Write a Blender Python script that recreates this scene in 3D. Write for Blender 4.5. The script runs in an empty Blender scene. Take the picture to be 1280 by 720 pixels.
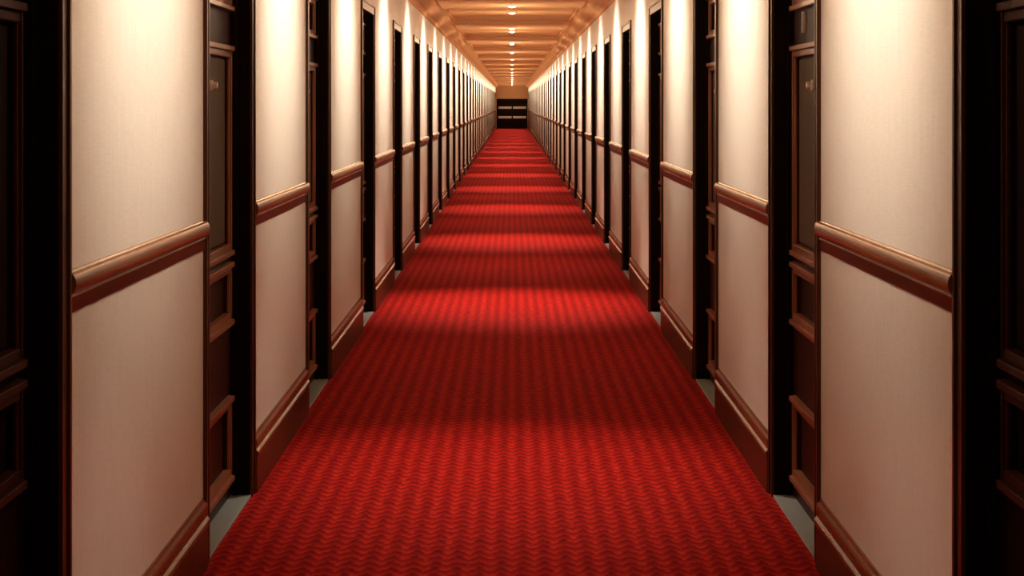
import bpy, bmesh, math, random, mathutils
from mathutils import Vector
random.seed(3)
C = bpy.context.scene.collection
F=2100.0; U=0.9; X=F*U; EYE=1.35; HC=2.42

# ------------------------------------------------------------ materials
def new_mat(name):
    m=bpy.data.materials.new(name); m.use_nodes=True
    nt=m.node_tree; b=nt.nodes['Principled BSDF']
    return m,nt,b
def N(nt,t,**k):
    n=nt.nodes.new(t)
    for a,v in k.items(): setattr(n,a,v)
    return n
def ramp(nt,fac,stops):
    r=N(nt,'ShaderNodeValToRGB')
    e=r.color_ramp.elements
    e[0].position,e[0].color=stops[0][0],(*stops[0][1],1)
    e[1].position,e[1].color=stops[-1][0],(*stops[-1][1],1)
    for p,c in stops[1:-1]:
        q=e.new(p); q.color=(*c,1)
    nt.links.new(fac,r.inputs[0]); return r.outputs[0]
def objcoord(nt,scale):
    tc=N(nt,'ShaderNodeTexCoord'); mp=N(nt,'ShaderNodeMapping')
    mp.inputs['Scale'].default_value=scale
    nt.links.new(tc.outputs['Object'],mp.inputs[0]); return mp.outputs[0]
def wood(name,c1,c2,rough,scale=(30,30,2),spec=0.5,coat=0.0,tint=(1,0.62,0.38)):
    m,nt,b=new_mat(name)
    v=objcoord(nt,scale)
    n=N(nt,'ShaderNodeTexNoise'); n.inputs['Scale'].default_value=1.5; n.inputs['Detail'].default_value=4
    n.inputs['Distortion'].default_value=0.4
    nt.links.new(v,n.inputs['Vector'])
    nt.links.new(ramp(nt,n.outputs[0],[(0.2,c1),(0.8,c2)]),b.inputs['Base Color'])
    b.inputs['Roughness'].default_value=rough
    b.inputs['Specular IOR Level'].default_value=spec
    b.inputs['Specular Tint'].default_value=(*tint,1)
    b.inputs['Coat Weight'].default_value=coat
    b.inputs['Coat Roughness'].default_value=0.12
    b.inputs['Coat Tint'].default_value=(1,0.8,0.6,1)
    return m
def fabric(name,c1,c2):
    m,nt,b=new_mat(name)
    v=objcoord(nt,(1,1,1))
    n1=N(nt,'ShaderNodeTexNoise'); n1.inputs['Scale'].default_value=1.0; n1.inputs['Detail'].default_value=3
    mp=N(nt,'ShaderNodeMapping'); mp.inputs['Scale'].default_value=(1,150,5); nt.links.new(v,mp.inputs[0]); nt.links.new(mp.outputs[0],n1.inputs['Vector'])
    n2=N(nt,'ShaderNodeTexNoise'); n2.inputs['Scale'].default_value=1.0; n2.inputs['Detail'].default_value=3
    mq=N(nt,'ShaderNodeMapping'); mq.inputs['Scale'].default_value=(1,18,260); nt.links.new(v,mq.inputs[0]); nt.links.new(mq.outputs[0],n2.inputs['Vector'])
    a=N(nt,'ShaderNodeMath',operation='ADD'); nt.links.new(n1.outputs[0],a.inputs[0]); nt.links.new(n2.outputs[0],a.inputs[1])
    h=N(nt,'ShaderNodeMath',operation='MULTIPLY'); h.inputs[1].default_value=0.5; nt.links.new(a.outputs[0],h.inputs[0])
    nt.links.new(ramp(nt,h.outputs[0],[(0.3,c1),(0.7,c2)]),b.inputs['Base Color'])
    b.inputs['Roughness'].default_value=0.45; b.inputs['Specular IOR Level'].default_value=0.3
    return m
def plain(name,c,rough=0.6,metal=0.0,spec=0.4,emit=None,es=0):
    m,nt,b=new_mat(name)
    v=objcoord(nt,(6,6,6)); n=N(nt,'ShaderNodeTexNoise'); n.inputs['Scale'].default_value=3; nt.links.new(v,n.inputs['Vector'])
    nt.links.new(ramp(nt,n.outputs[0],[(0.3,tuple(x*0.95 for x in c)),(0.7,c)]),b.inputs['Base Color'])
    b.inputs['Roughness'].default_value=rough; b.inputs['Metallic'].default_value=metal
    b.inputs['Specular IOR Level'].default_value=spec
    if emit:
        b.inputs['Emission Color'].default_value=(*emit,1); b.inputs['Emission Strength'].default_value=es
    return m

M_up=fabric('wallcovering_cream',(0.74,0.69,0.60),(0.86,0.81,0.72))
M_lo=fabric('wallcovering_rose_beige',(0.55,0.49,0.42),(0.66,0.60,0.52))
M_rail=wood('mahogany_rail',(0.12,0.040,0.013),(0.20,0.070,0.023),0.27,(30,2,30),0.5,0.10)
M_rail_shade=wood('mahogany_rail_shaded_underside',(0.022,0.007,0.003),(0.05,0.016,0.007),0.35,(30,2,30),0.4)  # same rail wood, shade under the bullnose put into the colour
M_base=wood('mahogany_base',(0.11,0.038,0.015),(0.20,0.072,0.028),0.27,(30,2,30),0.5,0.10)
M_base_shade=wood('mahogany_base_shaded',(0.035,0.011,0.005),(0.075,0.024,0.010),0.35,(30,2,30),0.4)  # same baseboard wood, lower face darkened in colour to stand for shade
M_arch=wood('mahogany_architrave',(0.030,0.009,0.004),(0.075,0.024,0.010),0.3)
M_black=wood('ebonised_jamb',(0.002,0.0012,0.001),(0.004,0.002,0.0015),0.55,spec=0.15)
M_leaf=wood('dark_mahogany_leaf',(0.014,0.003,0.0018),(0.032,0.007,0.004),0.45,spec=0.2)
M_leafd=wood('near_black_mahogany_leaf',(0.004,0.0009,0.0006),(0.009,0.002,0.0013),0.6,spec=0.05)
M_mould=wood('door_moulding_wood',(0.20,0.072,0.034),(0.32,0.125,0.062),0.28,spec=0.5)
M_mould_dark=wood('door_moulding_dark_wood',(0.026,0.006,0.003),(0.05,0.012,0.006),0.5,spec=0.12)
M_panel=wood('olive_brown_panel',(0.07,0.049,0.029),(0.105,0.075,0.045),0.55,spec=0.12)
M_sill=plain('grey_stone_sill',(0.26,0.29,0.27),0.4)
M_brass=plain('polished_nickel',(0.9,0.85,0.78),0.4,0.5)
M_steel=plain('brushed_steel',(0.85,0.83,0.80),0.5,0.2)
M_ceil=plain('ceiling_peach_paint',(0.72,0.40,0.20),0.9,spec=0.0)
M_corn=plain('cornice_peach_paint',(0.78,0.47,0.26),0.9,spec=0.0)
M_lens=plain('lamp_lens',(0.9,0.9,0.85),0.3,emit=(1,0.86,0.62),es=6)
M_ring=plain('downlight_ring',(0.6,0.45,0.3),0.4,0.3)

# carpet
M_carpet,nt,b=new_mat('red_patterned_carpet')
tc=N(nt,'ShaderNodeTexCoord'); sp=N(nt,'ShaderNodeSeparateXYZ'); nt.links.new(tc.outputs['Object'],sp.inputs[0])
def M(op,a,b_=None,c=None):
    n=N(nt,'ShaderNodeMath',operation=op)
    for i,q in enumerate((a,b_,c)):
        if q is None: continue
        if isinstance(q,(int,float)): n.inputs[i].default_value=q
        else: nt.links.new(q,n.inputs[i])
    return n.outputs[0]
px,py=sp.outputs[0],sp.outputs[1]
col=0.032; row=0.062
no2=N(nt,'ShaderNodeTexNoise'); no2.inputs['Scale'].default_value=34; no2.inputs['Detail'].default_value=4
nt.links.new(tc.outputs['Object'],no2.inputs['Vector'])
wob=M('MULTIPLY',M('SUBTRACT',no2.outputs[0],0.5),1.1)
# zigzag: triangle wave across the width shifts each row of the weave
tri=M('ABSOLUTE',M('SUBTRACT',M('FRACT',M('DIVIDE',px,col*2)),0.5))
sh=M('ADD',M('ADD',M('DIVIDE',py,row),M('MULTIPLY',tri,1.5)),wob)
wave=M('MULTIPLY_ADD',M('SINE',M('MULTIPLY',sh,2*math.pi)),0.5,0.5)
stripe=M('MULTIPLY_ADD',M('COSINE',M('MULTIPLY',px,math.pi/col)),0.5,0.5)
noi=N(nt,'ShaderNodeTexNoise'); noi.inputs['Scale'].default_value=170; noi.inputs['Detail'].default_value=3
nt.links.new(tc.outputs['Object'],noi.inputs['Vector'])
fac=M('ADD',M('ADD',M('MULTIPLY',wave,0.27),M('MULTIPLY',stripe,0.20)),M('ADD',M('MULTIPLY',noi.outputs[0],0.50),M('MULTIPLY',M('SUBTRACT',no2.outputs[0],0.5),0.5)))
nt.links.new(ramp(nt,fac,[(0.15,(0.11,0.0016,0.0022)),(0.5,(0.26,0.005,0.004)),(0.95,(0.58,0.030,0.012))]),b.inputs['Base Color'])
b.inputs['Roughness'].default_value=0.95; b.inputs['Specular IOR Level'].default_value=0.06
bp=N(nt,'ShaderNodeBump'); bp.inputs['Strength'].default_value=0.35; bp.inputs['Distance'].default_value=0.002
nt.links.new(fac,bp.inputs['Height']); nt.links.new(bp.outputs[0],b.inputs['Normal'])

# ------------------------------------------------------------ mesh helpers
def box(bm,x0,x1,y0,y1,z0,z1,mi=0):
    vs=[bm.verts.new((x,y,z)) for x in (x0,x1) for y in (y0,y1) for z in (z0,z1)]
    for f in ((0,1,3,2),(4,6,7,5),(0,4,5,1),(2,3,7,6),(0,2,6,4),(1,5,7,3)):
        q=bm.faces.new([vs[i] for i in f]); q.material_index=mi
def prism(bm,prof,y0,y1,s=1,x0=0,mi=0,zsplit=None):
    a=[bm.verts.new((x0+s*p[0],y0,p[1])) for p in prof]
    b2=[bm.verts.new((x0+s*p[0],y1,p[1])) for p in prof]
    n=len(prof)
    for i in range(n):
        f=bm.faces.new((a[i],a[(i+1)%n],b2[(i+1)%n],b2[i])); f.material_index=mi
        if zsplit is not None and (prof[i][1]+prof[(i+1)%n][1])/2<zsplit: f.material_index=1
    f=bm.faces.new(a); f.material_index=mi
    f=bm.faces.new(b2[::-1]); f.material_index=mi
def tomesh(bm,name,mats,bevel=0,smooth=False):
    bmesh.ops.recalc_face_normals(bm,faces=bm.faces)
    if bevel:
        bmesh.ops.bevel(bm,geom=[e for e in bm.edges if e.is_manifold and e.calc_face_angle(0)>0.7],offset=bevel,segments=2,affect='EDGES',profile=0.5)
    me=bpy.data.meshes.new(name); bm.to_mesh(me); bm.free()
    for m in mats: me.materials.append(m)
    if smooth:
        for p in me.polygons: p.use_smooth=True
        me.set_sharp_from_angle(angle=math.radians(35))
    return me
def obj(name,me,parent=None,loc=None,**kw):
    o=bpy.data.objects.new(name,me); C.objects.link(o)
    if parent: o.parent=parent
    if loc: o.location=loc
    for k,v in kw.items(): o[k]=v
    return o

# ------------------------------------------------------------ bay layout (depth along corridor)
st=[0.49,1.795,3.085,4.37,5.78,7.2,8.6]
while st[-1]+1.35<50: st.append(st[-1]+1.35)
st=[v*X*0.001 for v in st]
DW=0.495*X*0.001
YEND=st[-1]; YBACK=-2.6
DO=st[:]
panels=[(YBACK,DO[0]-DW)]+[(DO[i],DO[i+1]-DW) for i in range(len(DO)-1)]
DH=1.985
bm=bmesh.new(); box(bm,-1.15,1.15,YBACK-0.15,YEND+2.2,-0.12,0); 
obj('floor',tomesh(bm,'floor',[M_carpet]),kind='structure',label='long red carpeted corridor floor with fine woven zigzag pattern')
bm=bmesh.new(); box(bm,-1.15,1.15,YBACK-0.15,YEND+2.2,HC,HC+0.12)
obj('ceiling',tomesh(bm,'ceiling',[M_ceil]),kind='structure',label='warm peach painted corridor ceiling')

RAILB,RAILT=0.925,1.012
for s,side in ((-1,'left'),(1,'right')):
    bm=bmesh.new()
    def wbox(y0,y1,z0,z1,mi):
        a,b3=s*U,s*(U+0.14); box(bm,min(a,b3),max(a,b3),y0,y1,z0,z1,mi)
    for (a,b4) in panels:
        wbox(a-0.03,b4+0.03,0,0.97,1); wbox(a-0.03,b4+0.03,0.97,HC,0)
    for d in DO:
        wbox(d-DW+0.03,d-0.03,DH-0.03,HC,0)
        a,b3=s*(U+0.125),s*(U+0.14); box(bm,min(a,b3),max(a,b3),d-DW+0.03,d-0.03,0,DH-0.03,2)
    obj('wall_'+side,tomesh(bm,'wall_'+side,[M_up,M_lo,M_black]),kind='structure',label='corridor wall with cream fabric wallcovering above and rose beige below')
    bm=bmesh.new()
    H=HC
    prof=[(0,H),(0,H-0.17),(0.018,H-0.17),(0.024,H-0.145),(0.03,H-0.14)]
    for i in range(9):
        t=i/8*math.pi/2
        prof.append((0.035+0.115*math.sin(t),H-0.135+0.105*(1-math.cos(t))))
    prof+=[(0.18,H-0.03),(0.18,H)]
    prism(bm,prof,YBACK,YEND,-s,s*U)
    obj('trim_'+('1' if s<0 else '2'),tomesh(bm,'cornice',[M_corn],smooth=True),kind='structure',label='moulded peach painted cornice where wall meets ceiling')
    for i,(a,b4) in enumerate(panels):
        bm=bmesh.new()
        bp_=[(-0.004,0),(0.016,0),(0.016,0.125),(0.020,0.130),(0.020,0.142),(0.015,0.148),(0.012,0.150),(0.012,0.166),(0.015,0.172),(0.015,0.182),(0.010,0.190),(0.006,0.195),(0.005,0.203),(-0.004,0.203)]
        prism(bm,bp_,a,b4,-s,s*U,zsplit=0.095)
        obj('baseboard_'+side,tomesh(bm,'baseboard',[M_base,M_base_shade],smooth=True),kind='structure',label='stepped polished mahogany baseboard along the wall')
        bm=bmesh.new()
        rp=[(-0.004,RAILB),(0.004,RAILB),(0.006,RAILB+0.004),(0.006,RAILB+0.028),(0.009,RAILB+0.033)]
        for j in range(15):
            t=-math.pi/2+j/14*math.pi
            rp.append((0.008+0.012*math.cos(t),RAILT-0.026+0.022*math.sin(t)))
        rp+=[(0.005,RAILT),(-0.004,RAILT)]
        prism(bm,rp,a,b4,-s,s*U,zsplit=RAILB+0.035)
        obj('trim_%d'%(100+i*2+(s>0)),tomesh(bm,'chair_rail',[M_rail,M_rail_shade],smooth=True),kind='structure',label='moulded polished mahogany chair rail along the wall')

# ------------------------------------------------------------ door parts (local: +x towards corridor, y along corridor)
hw=DW/2; AW=0.06; ohw=hw-AW; FACE=-0.064
def door_meshes(s):
    R={}
    def bx(bm,x0,x1,*r,**k): box(bm,min(s*x0,s*x1),max(s*x0,s*x1),*r,**k)
    bm=bmesh.new()
    for q in (-1,1):
        y0,y1=sorted((q*ohw,q*(ohw+0.028))); bx(bm,-0.12,0.003,y0,y1,0,DH-AW+0.028)
        y0,y1=sorted((q*(ohw-0.012),q*(ohw+0.002))); bx(bm,FACE+0.002,FACE+0.02,y0,y1,0,DH-AW)
    bx(bm,-0.12,0.003,-ohw,ohw,DH-AW,DH-AW+0.028)
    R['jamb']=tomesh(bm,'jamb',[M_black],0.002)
    bm=bmesh.new()
    for (o0,o1,t) in ((0.0,0.010,0.009),(0.010,0.046,0.006),(0.046,AW,0.012)):
        for q in (-1,1):
            y0,y1=sorted((q*(ohw+o0),q*(ohw+o1))); bx(bm,-0.002,t,y0,y1,0,DH-AW+o0)
        bx(bm,-0.002,t,-(ohw+o1),ohw+o1,DH-AW+o0,DH-AW+o1)
    R['architrave']=tomesh(bm,'architrave',[M_arch],0.0015)
    lw=ohw-0.003; H=DH-AW-0.003
    fields=[(1.68,1.85),(0.855,1.53),(0.62,0.80),(0.09,0.345)]
    px_=lw-0.075
    zz=[0.010,0.09,0.345,0.62,0.80,0.855,1.53,1.68,1.85,H]
    for key,mat in (('leaf',M_leaf),('leafd',M_leafd)):
        bm=bmesh.new()
        bx(bm,FACE-0.04,FACE-0.014,-lw,lw,0.010,H)
        for q in (-1,1):
            y0,y1=sorted((q*px_,q*lw)); bx(bm,FACE-0.014,FACE,y0,y1,0.010,H)
        for i in range(0,10,2): bx(bm,FACE-0.014,FACE,-px_,px_,zz[i],zz[i+1])
        R[key]=tomesh(bm,'door_leaf',[mat],0.0015)
    def mould(z0,z1,mat,w=0.038,t=0.024):
        bm=bmesh.new(); k=0.016; ws=0.42
        for (o0,o1,tt,ts) in ((0,0.45,t,t*0.55),(0.45,1.0,t*0.5,t*0.25)):
            a0,a1=o0*w,o1*w
            ey=px_+k
            for q in (-1,1):
                y0,y1=sorted((q*(ey-a0*ws),q*(ey-a1*ws))); bx(bm,FACE-0.014,FACE+ts,y0,y1,z0-k+a0,z1+k-a0)
            for (za,zb) in ((z0-k+a0,z0-k+a1),(z1+k-a1,z1+k-a0)):
                bx(bm,FACE-0.014,FACE+tt,-(ey-a1*ws),(ey-a1*ws),za,zb)
        return tomesh(bm,'panel_moulding',[mat],0.0025)
    R['m']=[mould(*f,M_mould) for f in fields]
    R['md']=[mould(*f,M_mould_dark) for f in fields]
    f=fields[1]
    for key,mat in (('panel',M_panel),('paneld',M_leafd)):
        bm=bmesh.new(); bx(bm,FACE-0.015,FACE-0.004,-px_+0.03,px_-0.03,f[0]+0.03,f[1]-0.03)
        R[key]=tomesh(bm,'door_panel',[mat],0.002)
    bm=bmesh.new(); bx(bm,-0.115,0.004,-ohw+0.001,ohw-0.001,0.0,0.008)
    R['sill']=tomesh(bm,'threshold',[M_sill],0.002)
    bm=bmesh.new()
    for (r,x0,dep) in ((0.018,FACE-0.004,0.012),(0.011,FACE+0.006,0.018)):
        mtx=mathutils.Matrix.Translation((s*(x0+dep/2),0.0,0))@mathutils.Matrix.Rotation(math.pi/2,4,'Y')
        bmesh.ops.create_cone(bm,cap_ends=True,segments=20,radius1=r,radius2=r*0.9,depth=dep,matrix=mtx)
    R['viewer']=tomesh(bm,'door_viewer',[M_brass])
    return R
DM={1:door_meshes(1),-1:door_meshes(-1)}
num=0
for s in (-1,1):
    R=DM[-s]
    for i,d in enumerate(DO):
        num+=1
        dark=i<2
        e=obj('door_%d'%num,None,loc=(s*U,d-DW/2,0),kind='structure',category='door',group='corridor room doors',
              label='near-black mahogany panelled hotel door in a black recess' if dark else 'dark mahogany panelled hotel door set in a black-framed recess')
        e.empty_display_size=0.2
        obj('door_frame',R['jamb'],e); obj('architrave',R['architrave'],e)
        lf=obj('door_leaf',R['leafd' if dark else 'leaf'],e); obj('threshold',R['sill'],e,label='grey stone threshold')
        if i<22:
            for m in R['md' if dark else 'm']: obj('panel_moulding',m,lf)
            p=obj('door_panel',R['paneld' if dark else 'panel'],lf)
            if not dark: p['label']='olive brown upper door panel'
        if i<8:
            obj('door_viewer',R['viewer'],lf,loc=(0,0,1.41),label='small nickel door viewer')
        if s==1 and i==2:
            cu=bpy.data.curves.new('t','FONT'); cu.body='1'; cu.size=0.10; cu.extrude=0.006; cu.align_x='CENTER'
            to=bpy.data.objects.new('t',cu); C.objects.link(to); bpy.context.view_layer.update()
            me=bpy.data.meshes.new_from_object(to); bpy.data.objects.remove(to); me.materials.clear(); me.materials.append(M_steel)
            n=obj('room_number',me,lf,loc=(-FACE-0.005,0.16,1.585),label='pale metal room numeral 1'); n.rotation_euler=(math.pi/2,0,-math.pi/2)

# ------------------------------------------------------------ ceiling beams with downlights
BD=0.07
bm=bmesh.new()
n=32
R0,R1=0.044,0.060
rings=[]
for (r,z) in ((R1,0.0),(R1,-0.006),(R1-0.006,-0.009),(R0,-0.006),(R0,0.0)):
    rings.append([bm.verts.new((r*math.cos(2*math.pi*i/n),r*math.sin(2*math.pi*i/n),z)) for i in range(n)])
for a,b5 in zip(rings,rings[1:]+rings[:1]):
    for i in range(n): bm.faces.new((a[i],a[(i+1)%n],b5[(i+1)%n],b5[i]))
ring=tomesh(bm,'downlight_ring',[M_ring],smooth=True)
bm=bmesh.new()
bmesh.ops.create_uvsphere(bm,u_segments=24,v_segments=10,radius=0.043)
for v in bm.verts: v.co.z*=0.5
lens=tomesh(bm,'lamp_lens',[M_lens],smooth=True)
pr=[(-0.76,HC+0.002),(-0.76,HC-0.02),(-0.72,HC-0.03),(-0.70,HC-BD+0.01),(-0.66,HC-BD),(0.66,HC-BD),(0.70,HC-BD+0.01),(0.72,HC-0.03),(0.76,HC-0.02),(0.76,HC+0.002)]
xa=U-0.17
def beam(y,num):
    bm=bmesh.new()
    A=[bm.verts.new((-xa,y+p[0],p[1])) for p in pr]; B=[bm.verts.new((xa,y+p[0],p[1])) for p in pr]
    n=len(pr)
    for i in range(n): bm.faces.new((A[i],A[(i+1)%n],B[(i+1)%n],B[i]))
    bm.faces.new(A); bm.faces.new(B[::-1])
    obj('trim_%d'%num,tomesh(bm,'beam',[M_corn]),kind='structure',label='wide peach painted beam crossing the ceiling')
def lamp(e,typ,en,loc,rot=(0,0,0),sz=90,bl=1.0,col=(1,0.88,0.745),rad=0.04):
    L=bpy.data.lights.new('downlight_and_fill_lamp',typ); L.energy=en; L.color=col; L.shadow_soft_size=rad
    if typ=='SPOT': L.spot_size=math.radians(sz); L.spot_blend=bl
    lo=bpy.data.objects.new('downlight_and_fill_lamp',L); C.objects.link(lo); lo.parent=e; lo.location=loc; lo.rotation_euler=rot
for i,(a,b6) in enumerate(panels):
    y=(a+b6)/2 if i>0 else 0.0
    strong=(i%2==1)
    if strong: beam(y,200+i)
    zl=HC-BD if strong else HC
    dz=zl-(HC-BD)
    e=obj('recessed_downlight',ring,loc=(0,y,zl),category='ceiling light',group='corridor ceiling downlights',label='small round recessed downlight glowing in the peach ceiling')
    obj('lamp_lens',lens,e,loc=(0,0,-0.002))
    if i==0:
        lamp(e,'SPOT',10,(0,0,-0.06),sz=100); continue
    fl={1:40,2:150,3:180,4:5,5:430}.get(i,430 if strong else 90)
    lamp(e,'SPOT',fl,(0,0,-0.06),rot=(-math.radians(13),0,0),sz=62)
    lamp(e,'POINT',7,(0,0,-0.25-dz),col=(1,0.68,0.40),rad=0.06)  # added warm fill hung below the fixture, makes ceiling and beams glow
    t=min(1,max(0,(i-4)/10)); wc=(1,0.88-0.08*t,0.745-0.16*t)
    we=6 if i==1 else (90 if i==2 else 104+110*t)
    for q in (-1,1):
        lamp(e,'SPOT',we,(q*0.02,0,-0.06-dz),rot=(0,-q*math.radians(54),0),sz=74,bl=1.0,col=wc)  # added wall-wash pair beside the downlight beam, shapes the wall scallops

# ------------------------------------------------------------ end walls
bm=bmesh.new(); box(bm,-1.04,1.04,YBACK-0.12,YBACK,0,HC)
obj('wall_back',tomesh(bm,'wall_back',[M_up]),kind='structure',label='plain cream corridor end wall')
TE=1.64
bm=bmesh.new()
box(bm,-1.04,1.04,YEND,YEND+0.12,TE,HC); box(bm,-1.04,-0.86,YEND,YEND+0.12,0,TE); box(bm,0.86,1.04,YEND,YEND+0.12,0,TE)
obj('wall_front',tomesh(bm,'wall_front',[M_corn]),kind='structure',label='peach painted corridor end wall with dark double doors')
num+=1
e=obj('door_%d'%num,None,loc=(0,YEND+0.05,0),kind='structure',category='door',label='black double doors with pale horizontal push bars at the corridor end')
bm=bmesh.new(); box(bm,-0.86,-0.8,-0.04,0.05,0,TE); box(bm,0.8,0.86,-0.04,0.05,0,TE); box(bm,-0.8,0.8,-0.04,0.05,TE-0.06,TE)
obj('door_frame',tomesh(bm,'end_frame',[M_black],0.003),e)
for q in (-1,1):
    bm=bmesh.new(); x0,x1=sorted((q*0.003,q*0.798))
    box(bm,x0,x1,0.0,0.04,0.01,TE-0.063)
    for za,zb in ((0.15,0.5),(0.75,1.05),(1.25,1.52)):
        box(bm,x0+0.1,x1-0.1,-0.012,0.0,za,zb)
    lf=obj('door_leaf',tomesh(bm,'end_leaf',[M_black],0.003),e)
    for z,t in ((1.15,0.12),(0.62,0.12)):
        bm=bmesh.new(); box(bm,x0+0.05,x1-0.02,-0.07,-0.045,z-t/2,z+t/2)
        for xx in (x0+0.1,x1-0.14): box(bm,xx,xx+0.04,-0.05,0.002,z-0.02,z+0.02)
        obj('push_bar',tomesh(bm,'push_bar',[M_steel],0.003),lf,label='pale steel push bar')

w=bpy.data.worlds.new('world'); bpy.context.scene.world=w; w.use_nodes=True
w.node_tree.nodes['Background'].inputs[0].default_value=(0.02,0.012,0.01,1)
cam=bpy.data.cameras.new('camera'); co=bpy.data.objects.new('camera',cam); C.objects.link(co)
cam.sensor_width=36; cam.lens=F/1280*36; cam.shift_y=-230/1280; cam.clip_end=300
co.location=(0,0,EYE); co.rotation_euler=(math.pi/2,0,0)
bpy.context.scene.camera=co
bpy.context.scene.view_settings.view_transform='Standard'
bpy.context.scene.view_settings.exposure=0.0
